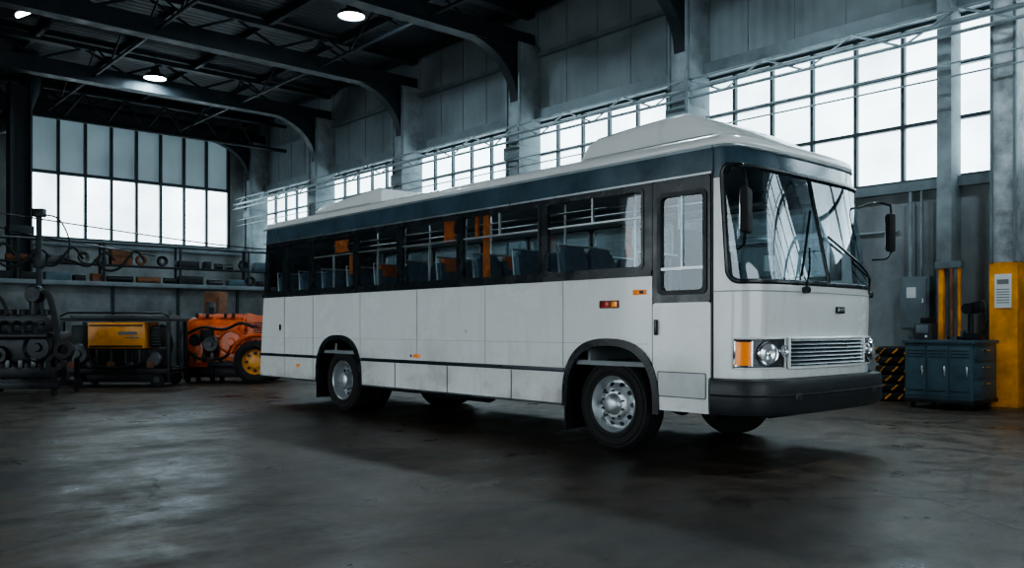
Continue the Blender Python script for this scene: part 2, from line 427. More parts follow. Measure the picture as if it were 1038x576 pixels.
for sgn in (0,1):
    T=lambda t:180-t if sgn else t
    patch(b,T(11),T(66),.955,1.245,.012,gmet)
    patch(b,T(13),T(32),.98,1.22,.03,orangel)
    for tt,s_ in ((47,1.0),(62,.52)):
        c=FP(T(tt),1.10 if s_==1 else 1.12,.0)
        t1=FP(T(tt+2),1.1)-FP(T(tt-2),1.1); n=Vector((t1.y,-t1.x,0)).normalized()
        if n.x<0: n=-n
        b.lathe([(.0,.012),(.06*s_,.03),(.095*s_,.015)],lens,c+n*.035,n,32)
        b.lathe([(.090*s_,.0),(.095*s_,.05),(.108*s_,.055),(.118*s_,.03),(.118*s_,-.02)],chrome,c,n,32)
        b.lathe([(.0,.045),(.035*s_,.03),(.03*s_,.0)],chrome,c+n*.02,n,16)
b.obj('headlight_clusters',bus)
b=B()
patch(b,69,111,.955,1.245,.008,black,20)
for k in range(7):
    z=.985+k*.0385
    b.grid(lambda u,v,z=z:FP(70+40*u,z+.020*v,.045-.02*v),24,1,alu)
    b.grid(lambda u,v,z=z:FP(70+40*u,z,.01+.035*v),24,1,alu)
b.tube([FP(t,z,.03) for t,z in [(69+42*k/20,.955) for k in range(20)]+[(111,.955+.29*k/3) for k in range(3)]+[(111-42*k/20,1.245) for k in range(20)]+[(69,1.245-.29*k/3) for k in range(3)]],.016,white,6,True)
b.obj('grille',bus)
b=B(); p=FP(92,1.53,.012); b.box(p,(.02,.17,.07),dmet,.008)
for k in range(4): b.box(p+Vector((.012,-.055+.037*k,0)),(.008,.022,.035),chrome,.003)
b.obj('badge',bus)

# roof
def per():
    P=[]
    zt=3.13
    xr=rearx(zt)
    for k in range(61): P.append(FA(LEN*k/60,zt))
    for k in range(1,24): P.append(Vector((-.45+(xr+.15+.45)*k/24,W,zt)))
    for k in range(9):
        a=rad(90*k/8); P.append(Vector((xr+.15-.15*math.sin(a),W-.15+.15*math.cos(a),zt)))
    for k in range(9):
        a=rad(90*k/8); P.append(Vector((xr+.15-.15*math.cos(a),.15-.15*math.sin(a),zt)))
    for k in range(1,24): P.append(Vector((xr+.15+(-.45-xr-.15)*k/24,0,zt)))
    return P
PR=per(); b=B(); rings=[]
for d,z in ((0,3.13),(-.012,3.14),(-.012,3.175),(.004,3.215),(.04,3.24),(.12,3.26),(.35,3.285),(.65,3.305),(1.0,3.32),(1.27,3.325)):
    ring=[]
    for p in PR:
        k=1-d/(W/2); y=W/2+(p.y-W/2)*k
        xm=-5.2; half=(4.95); x=xm+(p.x-xm)*(1-d*.75/half)
        ring.append(b.bm.verts.new((x,y,z)))
    rings.append(ring)
i=b.mi(white)
for A,C in zip(rings,rings[1:]):
    n=len(A)
    for k in range(n): f=b.bm.faces.new((A[k],A[(k+1)%n],C[(k+1)%n],C[k])); f.material_index=i
f=b.bm.faces.new(rings[-1]); f.material_index=i
b.bb(-10.0,-.55,.03,W-.03,3.07,3.10,inter)
b.obj('roof',bus,ang=60)
def pod(name,prof,y0,y1,z0,ch=.10):
    b=B()
    rows=[]
    for (yy,f) in ((y0,0),(y0+.01,.70),(y0+.04,.92),(y0+ch,1.0),((y0+y1)/2,1.02),(y1-ch,1.0),(y1-.04,.92),(y1-.01,.70),(y1,0)):
        rows.append([b.bm.verts.new((x,yy,z0+(z-z0)*f)) for x,z in prof])
    i=b.mi(white)
    for A,C in zip(rows,rows[1:]):
        for k in range(len(A)-1):
            f=b.bm.faces.new((A[k],A[k+1],C[k+1],C[k])); f.material_index=i
    xs=[p[0] for p in prof]; x0,x1=min(xs),max(xs)
    b.tube([(x0,y0,z0+.04),(x1,y0,z0+.04),(x1,y1,z0+.04),(x0,y1,z0+.04)],.015,dirty,8,True)
    xm=(x0+x1)/2
    for x in (x0+.25,xm,x1-.25): b.bb(x-.04,x+.04,y0-.03,y0+.02,z0-.0,z0+.06,gmet)
    b.tube([(x0+.1,y0-.004,z0+.12),(x1-.35,y0-.004,z0+.12)],.006,panelg,6)
    b.obj(name,bus,ang=22)
pod('roof_ac_unit',[(-2.70,3.24),(-2.66,3.42),(-2.58,3.54),(-2.45,3.60),(-2.0,3.635),(-1.35,3.665),(-1.15,3.66),(-1.02,3.61),(-.80,3.50),(-.55,3.36),(-.42,3.24)],.45,2.10,3.24,.08)
pod('roof_ac_unit_rear',[(-9.25,3.24),(-9.2,3.40),(-9.05,3.48),(-8.4,3.53),(-7.9,3.56),(-7.2,3.60),(-7.05,3.56),(-7.0,3.24)],.45,2.10,3.24,.08)
b=B()
def rearf(u,v):
    z=.45+2.68*v; xr=rearx(z); s=u*(W-.3+2*.2356)
    if s<.2356: a=s/.15; return (xr+.15-.15*math.sin(a),.15-.15*math.cos(a),z)
    s2=s-.2356
    if s2<W-.3: return (xr,.15+s2,z)
    a=(s2-(W-.3))/.15; return (xr+.15-.15*math.cos(a),W-.15+.15*math.sin(a),z)
b.grid(rearf,60,30,lambda u,v: black if (.53<v<.9) else (teal if v>=.9 else white))
b.bb(-10.6,-10.4,.1,W-.1,.42,.66,plastic,.03)
for y in (.2,W-.2): b.box((-10.42,y,1.3),(.03,.12,.4),redl,.01)
b.obj('rear_panel',bus,ang=50)
b=B()
b.box((-5.39,-.03,.95),(.13,.03,.045),orangel,.008); b.box((-5.52,-.025,.95),(.05,.025,.04),chrome,.006)
b.box((-1.36,-.03,1.72),(.16,.02,.055),orangel,.006); b.box((-1.32,-.036,1.72),(.06,.02,.03),plastic,.004)
b.box((-1.79,-.02,1.60),(.28,.014,.085),rust,.006)
b.box((-1.84,-.027,1.60),(.10,.012,.06),redl,.004); b.box((-1.71,-.027,1.60),(.08,.012,.06),orangel,.004)
b.box((-8.9,-.02,.70),(.10,.012,.05),orangel,.004)
b.box((-9.55,-.025,1.35),(.03,.03,.10),black,.004); b.box((-4.3,-.02,1.3),(.04,.01,.04),dirty,.004)
b.obj('marker_lights',bus)
b=B()
b.bb(-10.2,-.3,.75,1.8,.42,.9,dmet); b.bb(-10.3,-.45,.02,W-.02,.93,.98,inter)
for x0,x1 in ((-10.3,RW-.7),(RW+.7,FW-.7)):
    b.bb(x0,x1,.06,.1,.5,.93,dmet); b.bb(x0,x1,W-.1,W-.06,.5,.93,dmet)
for xc in (FW,RW):
    b.grid(lambda u,v,xc=xc:(lambda p:(p[0],.02+.75*v,p[1]))(arch(xc,.66,30)[round(u*30)]),30,1,dmet)
    b.grid(lambda u,v,xc=xc:(lambda p:(p[0],W-.02-.75*v,p[1]))(arch(xc,.66,30)[round(u*30)]),30,1,dmet)
    b.cyl((xc,.2,.5),(xc,W-.2,.5),.08,dmet); b.lathe([(.0,-.2),(.15,-.15),(.2,0),(.15,.15),(0,.2)],dmet,(xc,W/2,.5),(0,1,0),20)
b.cyl((-5.5,.3,.55),(-4.2,.3,.55),.2,gmet); b.cyl((-3.5,.95,.45),(-2.6,.95,.45),.12,gmet)
b.bb(-6.3,-5.6,.12,.6,.40,.85,dmet,.03)
b.box((RW-.86,.32,.45),(.02,.5,.55),rubber); b.box((FW-.74,.25,.42),(.02,.4,.5),rubber)
b.obj('chassis',bus)
b=B()
k=0
x=-9.6
while x<-2.3:
    for y0 in (.10,1.55):
        for q in range(2):
            yc=y0+.225+q*.46; mm=seatb if (k%3) else seatm
            b.box((x,yc,1.42),(.46,.42,.12),mm,.04)
            b.box((x-.22,yc,1.83),(.11,.42,.86),mm,.045,(0,-8,0))
            b.box((x-.27,yc,2.20),(.11,.32,.22),seato if (k in(1,3,4,6,7) and (q+k)%2==0) else mm,.04,(0,-8,0))
        b.cyl((x,y0+.1,.98),(x,y0+.1,1.4),.02,alu,seg=8); b.cyl((x,y0+.8,.98),(x,y0+.8,1.4),.02,alu,seg=8)
        b.tube([(x-.30,y0+.02,2.0),(x-.34,y0+.02,2.33),(x-.34,y0+.88,2.33),(x-.30,y0+.88,2.0)],.015,alu)
    x+=.80; k+=1
b.obj('passenger_seats',bus)
b=B()
for x in (-8.8,-7.2,-5.6,-4.0,-2.3):
    for y in (1.02,1.53): b.cyl((x,y,.98),(x,y,3.07),.018,alu,seg=10)
for y in (1.02,1.53): b.cyl((-9.5,y,2.85),(-1.5,y,2.85),.015,alu,seg=8)
for (x,w,y,z0,z1) in ((-4.02,.13,.10,1.96,2.80),(-4.78,.26,.09,2.50,2.8),(-4.2,.10,.10,2.52,2.8),(-7.65,.42,.10,2.56,2.76),(-7.35,.14,.10,2.2,2.5),(-5.3,.20,2.44,2.3,2.8),(-3.6,.16,2.44,2.0,2.8)):
    b.grid(lambda u,v,x=x,w=w,y=y,z0=z0,z1=z1:(x-w/2+w*u*(1-.15*math.sin(v*3.1)),y+.022*math.sin(u*w*110),z0+(z1-z0)*v),36,8,orangec)
b.bb(-2.2,-2.16,.08,1.0,.98,1.95,inter)
b.bb(-2.2,-2.16,1.55,W-.08,.98,2.2,inter)
b.bb(-10.2,-1.3,.04,.34,2.84,2.88,inter); b.bb(-10.2,-1.3,W-.34,W-.04,2.84,2.88,inter)
b.obj('handrails_and_curtains',bus)
b=B(); strip=M('bus_fill_glow',(.9,.95,1),.4,0,.02,5,emit=(.85,.95,1),es=2.2)  # glowing strips added under the bus ceiling to brighten the interior
for x in (-8.9,-7.1,-5.3,-3.5,-1.9): b.bb(x-.4,x+.4,1.2,1.35,3.045,3.07,strip)
b.obj('added_interior_fill',bus)
b=B()
b.box((-.28,1.3,1.45),(.40,2.3,.45),plastic,.08); b.box((-.30,1.85,1.70),(.35,.7,.16),plastic,.06)
b.box((-1.35,1.9,1.38),(.5,.5,.14),seatm,.05); b.box((-1.62,1.9,1.85),(.14,.48,.9),seatm,.06,(0,-10,0)); b.box((-1.7,1.9,2.38),(.12,.28,.2),seatm,.05,(0,-10,0))
b.cyl((-1.35,1.9,.98),(-1.35,1.9,1.35),.1,dmet)
c=Vector((-.78,1.9,1.78)); q=Euler((0,rad(-35),0)).to_matrix()
b.tube([c+q@Vector((.24*math.cos(2*math.pi*k/32),.24*math.sin(2*math.pi*k/32),0)) for k in range(32)],.017,black,8,True)
for a in (90,210,330): b.cyl(c,c+q@Vector((.23*math.cos(rad(a)),.23*math.sin(rad(a)),0)),.012,black,seg=8)
b.cyl(c,(-.45,1.9,1.35),.03,black,seg=10)
b.cyl((-1.15,1.0,.98),(-1.15,1.0,3.05),.02,alu,seg=10); b.cyl((-.55,.25,1.5),(-.55,.25,2.9),.018,alu,seg=10)
b.tube([(-.55,.3,1.75),(-.6,.8,1.85),(-1.1,1.0,1.85)],.018,alu)
b.bb(-1.98,-1.94,1.45,2.45,.98,2.55,plastic,.01); b.tube([(-1.96,1.45,2.55),(-1.96,1.45,3.05)],.02,alu); b.tube([(-1.96,1.45,2.75),(-1.96,2.45,2.75)],.015,alu)
b.box((-1.0,1.05,1.9),(.22,.22,.35),dmet,.03); b.box((-1.0,1.05,1.4),(.10,.10,.85),dmet,.01)
b.box((-.42,1.3,2.84),(.05,.5,.12),plastic,.02)
b.box((-.30,.75,2.0),(.02,.20,.16),paper,.003); b.box((-.9,2.3,2.9),(.6,.3,.25),plastic,.04)
b.obj('driver_cab',bus)
def wheel(name,x,y,sgn,front=True):
    e=B(); R=.505; ax=(0,sgn,0)
    tp=[(.30,.13),(.33,.155),(.42,.165),(.475,.15),(.495,.12),(R,.10)]
    for g in (.07,.02,-.03,-.08):
        tp+=[(R,g+.015),(R-.014,g+.01),(R-.014,g-.01),(R,g-.015)]
    tp+=[(R,-.11),(.47,-.15),(.40,-.16),(.30,-.13)]
    e.lathe(tp,rubber,(x,y,R),ax,64)
    for rr_ in (.36,.44): e.lathe([(rr_-.008,.158),(rr_,.170),(rr_+.008,.158)],rubber,(x,y,R),ax,64)
    if front: prof=[(.315,.10),(.320,.135),(.305,.155),(.292,.14),(.285,.08),(.265,.05),(.235,.055),(.20,.10),(.165,.135),(.14,.14),(.12,.14),(.11,.17),(.085,.20),(.05,.21),(0,.212)]
    else: prof=[(.315,.10),(.320,.135),(.305,.155),(.292,.14),(.285,.06),(.27,.0),(.22,-.01),(.17,.02),(.14,.03),(.13,.08),(.12,.14),(.09,.16),(0,.165)]
    e.lathe(prof,rim,(x,y,R),ax,64)
    e.lathe([(0,-.02),(.29,-.02)],dmet,(x,y,R),ax,32)
    for k in range(10):
        a=2*math.pi*k/10; r0=.222 if front else .235; h=.078 if front else -.004
        sl=Vector((math.cos(a)*r0,0,math.sin(a)*r0)); nrm=(Vector((math.cos(a)*.55,sgn,math.sin(a)*.55))).normalized() if front else Vector((0,sgn,0))
        c=Vector((x,y+sgn*h,R))+sl
        e.cyl(c-nrm*.02,c+nrm*.008,.027,black,seg=16)
        r1=.152; c=Vector((x+math.cos(a+.31)*r1,y+sgn*(.135 if front else .03),R+math.sin(a+.31)*r1))
        e.cyl(c,c+Vector((0,sgn*.03,0)),.013,gmet,seg=6)
    e.obj(name,bus)
wheel('wheel_front_kerb',FW,.20,-1); wheel('wheel_front_road',FW,W-.20,1)
wheel('wheel_rear_kerb',RW,.21,-1,False); wheel('wheel_rear_road',RW,W-.21,1,False)
wheel('wheel_rear_inner_kerb',RW,.56,-1,False); wheel('wheel_rear_inner_road',RW,W-.56,1,False)
b=B()
b.tube([(-.30,.02,2.84),(-.15,-.10,2.88),(-.02,-.12,2.80),(-.02,-.12,2.22),(-.10,-.04,2.12),(-.2,.03,2.10)],.015,black,8,False,5)
b.box((-.02,-.10,2.44),(.08,.24,.42),rubber,.03,(0,0,22))
b.box((-.065,-.10,2.44),(.01,.20,.37),chrome,.003,(0,0,22))
b.obj('mirror_kerb',bus)
b=B()
b.tube([(-.22,W-.08,2.72),(-.08,W+.06,2.78),(.0,W+.20,2.76),(.02,W+.25,2.70),(.02,W+.25,2.2)],.013,black,8,False,5)
b.box((.02,W+.24,2.44),(.06,.11,.44),rubber,.025,(0,0,-15)); b.box((-.015,W+.24,2.44),(.01,.09,.38),chrome,.003,(0,0,-15))
b.tube([(.02,W+.25,2.22),(-.0,W+.18,2.14),(-.08,W,2.12)],.010,black,8,False,4)
b.obj('mirror_road',bus)
b=B()
def wiper(a0,z0,a1,z1,b0,c0,b1,c1):
    p=[FA(a0,z0,.03),FA((a0+a1)/2,(z0+z1)/2,.06),FA(a1,z1,.045)]
    b.tube(p,.010,black,6); b.cyl(FA(a0,z0,0),FA(a0,z0,.06),.035,black,seg=14)
    b.tube([FA(b0+(b1-b0)*k/8,c0+(c1-c0)*k/8,.028) for k in range(9)],.013,black,6)
wiper(LEN/2-.48,1.72,LEN/2-.30,2.15,LEN/2-.52,1.86,LEN/2-.12,2.55)
wiper(LEN-.35,1.72,LEN/2+.55,2.05,LEN-.40,1.86,LEN/2+.15,2.30)
b.obj('wipers',bus)

# ================================================================== ROOM
X0,X1,Y0,Y1,ZC=-35.5,9.0,-9.0,16.5,10.3
b=B(); b.bb(X0-.3,X1+8,Y0-6,Y1+.3,-.2,0,floorm); b.obj('floor')
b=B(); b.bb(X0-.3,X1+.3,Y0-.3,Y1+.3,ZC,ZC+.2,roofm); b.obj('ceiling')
b=B(); b.bb(X0-.3,X1+.3,Y1,Y1+.3,0,4.1,conc); b.bb(X0-.3,X1+.3,Y1,Y1+.3,7.1,ZC,wallpan); b.obj('wall_side')
b=B()
b.bb(X0-.3,X0,Y0-.3,Y1,0,4.7,conc); b.bb(X0-.3,X0,Y0-.3,7.7,4.7,ZC,conc); b.bb(X0-.3,X0,15.3,Y1,4.7,ZC,conc); b.bb(X0-.3,X0,7.7,15.3,9.5,ZC,conc)
b.obj('wall_back')
b=B()
b.bb(X1,X1+.3,Y0-.3,-2,0,ZC,conc); b.bb(X1,X1+.3,9,Y1,0,ZC,conc); b.bb(X1,X1+.3,-2,9,6.2,ZC,conc); b.obj('wall_right')  # out-of-view doorway gap, added so sky light reaches the bus front
b=B()
b.bb(X0-.3,-20,Y0-.3,Y0,0,ZC,conc); b.bb(-8.5,-6.5,Y0-.3,Y0,0,6,conc); b.bb(2,X1+.3,Y0-.3,Y0,0,6,conc); b.bb(-20,X1+.3,Y0-.3,Y0,6,ZC,conc)  # unseen door gaps, added to let sky light onto the bus side
b.obj('wall_front')
COLS=[-.65-5.65*k for k in range(0,7)]
cols=[x for x in COLS]
edges=[9.0,5.0]+COLS+[X0]
n=0
for a,c in zip(edges,edges[1:]):
    if a-c<.6: continue
    n+=1; b=B(); w=a-c
    b.bb(c,a,Y1+.10,Y1+.13,4.1,7.1,pane)
    nm=max(1,round(w/.92))
    for k in range(nm+1):
        x=c+w*k/nm; b.bb(x-.035,x+.035,Y1-.0,Y1+.1,4.1,7.1,wframe)
    for z in (4.13,5.2,6.2,7.07): b.bb(c,a,Y1-.01,Y1+.1,z-.035,z+.035,wframe)
    b.obj('window_%d'%n)
b=B()
w=15.3-7.7
b.bb(X0-.16,X0-.13,7.7,15.3,4.7,7.2,pane); b.bb(X0-.16,X0-.13,7.7,15.3,7.2,9.5,paneU)
for k in range(9):
    y=7.7+w*k/8; b.bb(X0-.13,X0,y-.05,y+.05,4.7,9.5,wframe)
for z in (4.73,7.2,9.47): b.bb(X0-.13,X0+.03,7.7,15.3,z-.06,z+.06,wframe)
b.obj('window_%d'%(n+1))
b=B(); b.bb(X0,X1,Y1-.22,Y1,7.1,7.40,steel); b.bb(X0,X1,Y1-.15,Y1,8.9,9.02,steel); b.obj('trim_1')
b=B(); b.bb(X0,X1,Y1-.16,Y1,3.92,4.1,steel); b.obj('trim_2')
b=B()
for x in [X0+1.9*k for k in range(1,24)]: b.bb(x-.012,x+.012,Y1-.012,Y1,0,3.92,steel)
for x in [X0+1.13*k for k in range(1,40)]: b.bb(x-.012,x+.012,Y1-.014,Y1,7.40,ZC,steel)
b.obj('trim_3')
b=B(); b.bb(X0,X0+.2,Y0,Y1,4.45,4.7,steel); b.bb(X0,X0+.25,Y0,Y1,9.5,9.9,steeld); b.bb(X0,X0+.1,Y0,Y1,3.0,3.15,steel); b.obj('trim_4')
for i,x in enumerate(cols):
    b=B(); wd=.26 if i==1 else .60; yf=16.05 if i==1 else 15.75
    b.bb(x-wd/2,x+wd/2,yf,Y1,0,9.2,colm,.02)
    b.bb(x-wd/2-.05,x+wd/2+.05,yf-.05,Y1,0,.25,colm,.02)
    if wd>.5:
        b.bb(x-wd/2-.03,x+wd/2+.03,15.65,Y1-.1,6.0,6.35,steel,.02)
        for s in (-1,1): b.bb(x+s*.26-.03,x+s*.26+.03,15.69,15.75,0,9.2,steel)
    b.obj('column')
    b=B()
    hp=[(16.4,7.6),(15.75,7.6)]
    for k in range(9):
        a=rad(90*k/8); hp.append((15.75-2.0*(1-math.cos(a)),7.6+1.5*math.sin(a)))
    hp+=[(-8.8,9.1),(-8.8,9.55),(16.4,9.55)]
    b.shape(hp,[],.30,steeld,lambda u,v,w_,x=x:(x+w_,u,v))
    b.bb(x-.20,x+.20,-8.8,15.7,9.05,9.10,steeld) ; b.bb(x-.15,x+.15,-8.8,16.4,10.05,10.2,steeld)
    yy=-8.5
    while yy<13.5:
        b.cyl((x,yy,9.55),(x,yy+1.25,10.1),.04,steeld,seg=6); b.cyl((x,yy+1.25,10.1),(x,yy+2.5,9.55),.04,steeld,seg=6); yy+=2.5
    b.obj('roof_girder')
b=B()
for y in [-8+2.4*k for k in range(11)]: b.bb(X0,X1,y-.06,y+.06,10.1,10.28,steeld)
for y in (3.2,8.0,12.8):
    b.cyl((X0,y,9.25),(X1,y,9.25),.05,steeld,seg=8)
    x=X0
    while x<X1-3:
        b.cyl((x,y,9.25),(x+1.4,y,10.1),.03,steeld,seg=6); b.cyl((x+1.4,y,10.1),(x+2.8,y,9.25),.03,steeld,seg=6); x+=2.8
b.obj('roof_purlins')
b=B()
for y,z,r in ((15.5,6.62,.05),(15.45,6.42,.035),(15.55,6.86,.03)): b.cyl((X0+.1,y,z),(X1-.1,y,z),r,pipeg,seg=10)
for z in (5.95,5.72): b.cyl((X0+.1,15.58,z),(X1-.1,15.58,z),.018,pipeg,seg=8)
x=X0+.2
while x<X1-2.2:
    b.cyl((x,15.5,6.42),(x+.95,15.5,6.86),.022,pipeg,seg=6); b.cyl((x+.95,15.5,6.86),(x+1.9,15.5,6.42),.022,pipeg,seg=6); x+=1.9
b.obj('pipe_run')
b=B(); b.cyl((-11.45,15.35,0),(-11.45,15.35,7.0),.045,steel,seg=12); b.obj('vertical_pipe')
b=B(); PX,PY=-5.22,15.95
b.bb(PX-.21,PX+.21,PY-.2,PY+.35,2.45,9.2,wash,.015)
b.bb(PX-.22,PX+.22,PY-.21,PY+.35,0,2.45,yel,.015)
b.bb(PX-.13,PX+.13,PY-.225,PY-.212,1.68,2.25,paper)
b.bb(PX-.09,PX+.09,PY-.229,PY-.224,2.08,2.16,ink)
for k in range(6): b.bb(PX-.1,PX+.1,PY-.229,PY-.224,1.76+k*.045,1.775+k*.045,ink)
for s in (-1,1): b.bb(PX+s*.18-.02,PX+s*.18+.02,PY-.235,PY-.2,2.45,9.2,steel)
b.obj('painted_pillar')
b=B(); b.bb(-6.32,-6.24,15.86,15.96,0,2.45,yel,.01); b.bb(-6.12,-6.07,15.84,15.9,0,2.5,rust,.01); b.cyl((-5.98,15.9,0),(-5.98,15.9,2.45),.03,yel,seg=10)
b.bb(-6.38,-5.92,15.83,15.98,2.40,2.52,steel,.01)
b.obj('yellow_guard_posts')
b=B()
b.bb(-7.15,-6.62,16.2,16.38,1.3,2.3,steel,.02); b.bb(-7.11,-6.66,16.18,16.2,1.34,2.26,steel,.01)
b.box((-6.72,16.17,1.85),(.03,.03,.12),chrome,.006); b.bb(-7.02,-6.85,16.17,16.182,1.9,2.1,paper)
b.cyl((-7.0,16.3,2.3),(-7.0,16.3,3.9),.03,pipeg,seg=10); b.cyl((-6.8,16.3,2.3),(-6.8,16.3,3.9),.02,pipeg,seg=10)
b.bb(-7.0,-6.7,16.2,16.38,.85,1.2,gmet,.02)
b.obj('electrical_box')

cab=empty('tool_cabinet',(-5.82,15.10,0))
b=B(); hw,hd=.54,.52
b.bb(-hw,hw,-hd,hd,.14,1.08,bluec,.02); b.bb(-hw-.03,hw+.03,-hd-.03,hd+.03,1.08,1.14,bluec,.012); b.bb(-hw-.02,hw+.02,-hd-.02,hd+.02,.10,.17,dmet,.01)
for x0,x1 in ((-.51,-.19),(-.165,.165),(.19,.51)):
    b.bb(x0,x1,-hd-.015,-hd+.01,.22,1.04,bluec,.01)
    for k in range(3): b.bb(x0+.02,x1-.02,-hd-.02,-hd-.012,.86+.05*k,.87+.05*k,dmet)
    b.bb(x1-.06,x1-.035,-hd-.04,-hd-.012,.55,.72,chrome,.006)
    b.bb(x0+.03,x1-.03,-hd-.022,-hd-.012,.30,.31,dmet)
for k in range(3): b.bb(hw-.002,hw+.014,-hd+.05,hd-.05,.25+.27*k,.49+.27*k,bluec,.01); b.bb(hw+.012,hw+.03,-.15,.15,.42+.27*k,.44+.27*k,chrome,.004)
for k in (-1,1):
    for q in (-1,1):
        b.cyl((k*.44-.02,q*.42,.055),(k*.44+.02,q*.42,.055),.055,rubber,seg=20); b.box((k*.44,q*.42,.10),(.06,.08,.06),gmet,.01)
b.obj('cabinet_body',cab)
b=B()
b.box((-.36,-.1,1.28),(.28,.3,.28),gmet,.02); b.box((-.36,-.26,1.32),(.20,.02,.14),steel,.01); b.cyl((-.28,-.27,1.20),(-.28,-.30,1.20),.02,chrome,seg=12)
b.box((-.34,-.05,1.47),(.2,.2,.10),dmet,.02)
b.cyl((.05,0,1.14),(.05,0,1.2),.10,gmet); b.cyl((.16,.1,1.14),(.16,.1,1.30),.04,steel,seg=16)
b.box((.36,0,1.20),(.24,.3,.12),dmet,.02); b.cyl((.32,0,1.2),(.32,0,1.62),.045,dmet,seg=14); b.box((.40,0,1.68),(.28,.16,.18),dmet,.03,(0,-12,0)); b.cyl((.30,-.12,1.66),(.30,.12,1.66),.09,dmet,seg=20)
b.tube([(.52,0,1.62),(.58,0,1.45),(.5,.02,1.25)],.02,black,8,False,5)
b.obj('bench_drill_and_tools',cab)
b=B()
TX,TY,TS=-7.10,15.75,.66
for k in range(6):
    z=.09+k*.165; b.lathe([(.20*TS,-.06),(.32*TS,-.08),(.40*TS,-.05),(.42*TS,0),(.40*TS,.05),(.32*TS,.08),(.20*TS,.06)],rubber,(TX,TY,z),(0,0,1),36)
    for a in range(8):
        t=a*math.pi/4+k*.4
        b.tube([(TX+.425*TS*math.cos(t+q*.09),TY+.425*TS*math.sin(t+q*.09),z-.05+.10*q/4) for q in range(5)],.016,yel,6)
b.obj('hose_coil_stack')
b=B()
for x in (-8.6,-9.1): b.cyl((x,16.44,0),(x,16.44,3.9),.03,pipeg,seg=10)
b.cyl((-11.5,16.46,3.2),(-7.3,16.46,3.2),.025,pipeg,seg=10)
b.obj('wall_conduit')
b=B()
b.bb(-4.6,-3.4,15.85,16.40,0,1.9,steeld,.02); b.bb(-4.55,-4.02,15.82,15.85,.1,1.8,steel,.01); b.bb(-3.98,-3.45,15.82,15.85,.1,1.8,steel,.01); b.box((-4.07,15.80,1.0),(.02,.03,.18),chrome,.005)
b.obj('steel_locker')

# ================================================================== LEFT MACHINES
g=empty('generator_cart',(-20.45,6.25,0),48.3)
b=B()
for y in (-.1,.9): b.bb(-1.3,1.2,y-.06,y+.06,.30,.42,dmet,.01)
for x in (-1.2,-.5,.4,1.15): b.bb(x-.05,x+.05,-.16,.96,.32,.40,dmet,.01)
for x in (-1.25,1.15):
    for y in (-.1,.9): b.bb(x-.04,x+.04,y-.04,y+.04,.1,1.48,dmet,.005)
b.bb(-1.3,1.2,-.15,.95,1.50,1.57,steeld,.02); b.box((-.05,.4,1.60),(2.2,.8,.06),gmet,.02)
b.tube([(-1.28,-.16,1.6),(-1.1,-.16,1.68),(1.0,-.16,1.68),(1.18,-.16,1.6)],.02,dmet)
for x in (-1.0,.9):
    for y in (-.1,.9):
        b.lathe([(.02,-.05),(.10,-.05),(.16,-.05),(.17,0),(.16,.05),(.10,.05),(.02,.05)],rubber,(x,y,.17),(0,1,0),28); b.cyl((x,y-.06,.17),(x,y+.06,.17),.07,gmet,seg=16)
b.obj('frame',g)
b=B()
b.box((-.02,.25,1.17),(1.30,.8,.60),yor,.04); b.bb(-.62,.58,-.17,-.14,.90,.94,dmet); b.bb(-.62,.58,-.17,-.14,1.38,1.41,dmet)
b.box((.25,-.158,1.22),(.42,.02,.07),ink,.005); b.box((.37,-.158,1.12),(.3,.02,.03),ink,.003); b.box((-.36,-.16,1.2),(.2,.02,.2),yel,.01)
b.obj('housing',g)
b=B()
b.box((-.05,.35,.64),(1.9,.75,.44),dmet,.05); b.box((.82,.3,1.15),(.26,.6,.5),dmet,.05); b.box((-.92,.3,1.1),(.4,.6,.6),dmet,.06)
for k in range(9): b.box((-.65+k*.16,-.04,.68),(.06,.06,.34),gmet if k%2 else dmet,.015)
for k in range(6): b.cyl((.72,-.02,.95+k*.07),(.92,-.02,.95+k*.07),.02,gmet,seg=8)
b.lathe([(.0,.05),(.20,.05),(.24,.02),(.24,-.05)],gmet,(-.92,-.04,.75),(0,-1,0),32); b.lathe([(.0,.09),(.08,.09),(.1,.04)],gmet,(-.92,-.04,.75),(0,-1,0),20)
b.lathe([(.0,.05),(.15,.05),(.18,.02),(.18,-.05)],gmet,(.80,-.08,.62),(0,-1,0),32)
b.tube([(-.7,-.1,.9),(-.5,-.18,.5),(0,-.2,.45),(.5,-.16,.52),(.8,-.1,.8)],.03,rubber,8,False,6)
b.tube([(-1.2,.2,1.2),(-1.32,0,.9),(-1.1,-.15,.55)],.035,rubber,8,False,6)
b.tube([(.9,.1,1.4),(1.1,0,1.3),(1.2,0,.9),(1.05,-.1,.5)],.03,rubber,8,False,6)
for k in range(5): b.box((-1.05+k*.45,-.12,.50),(.16,.1,.14),gmet if k%2 else rust,.02)
b.bb(-1.2,1.1,0,.8,.10,.30,dmet,.02)
b.cyl((.95,.5,1.55),(.95,.5,1.75),.04,gmet,seg=12)
b.obj('engine',g)

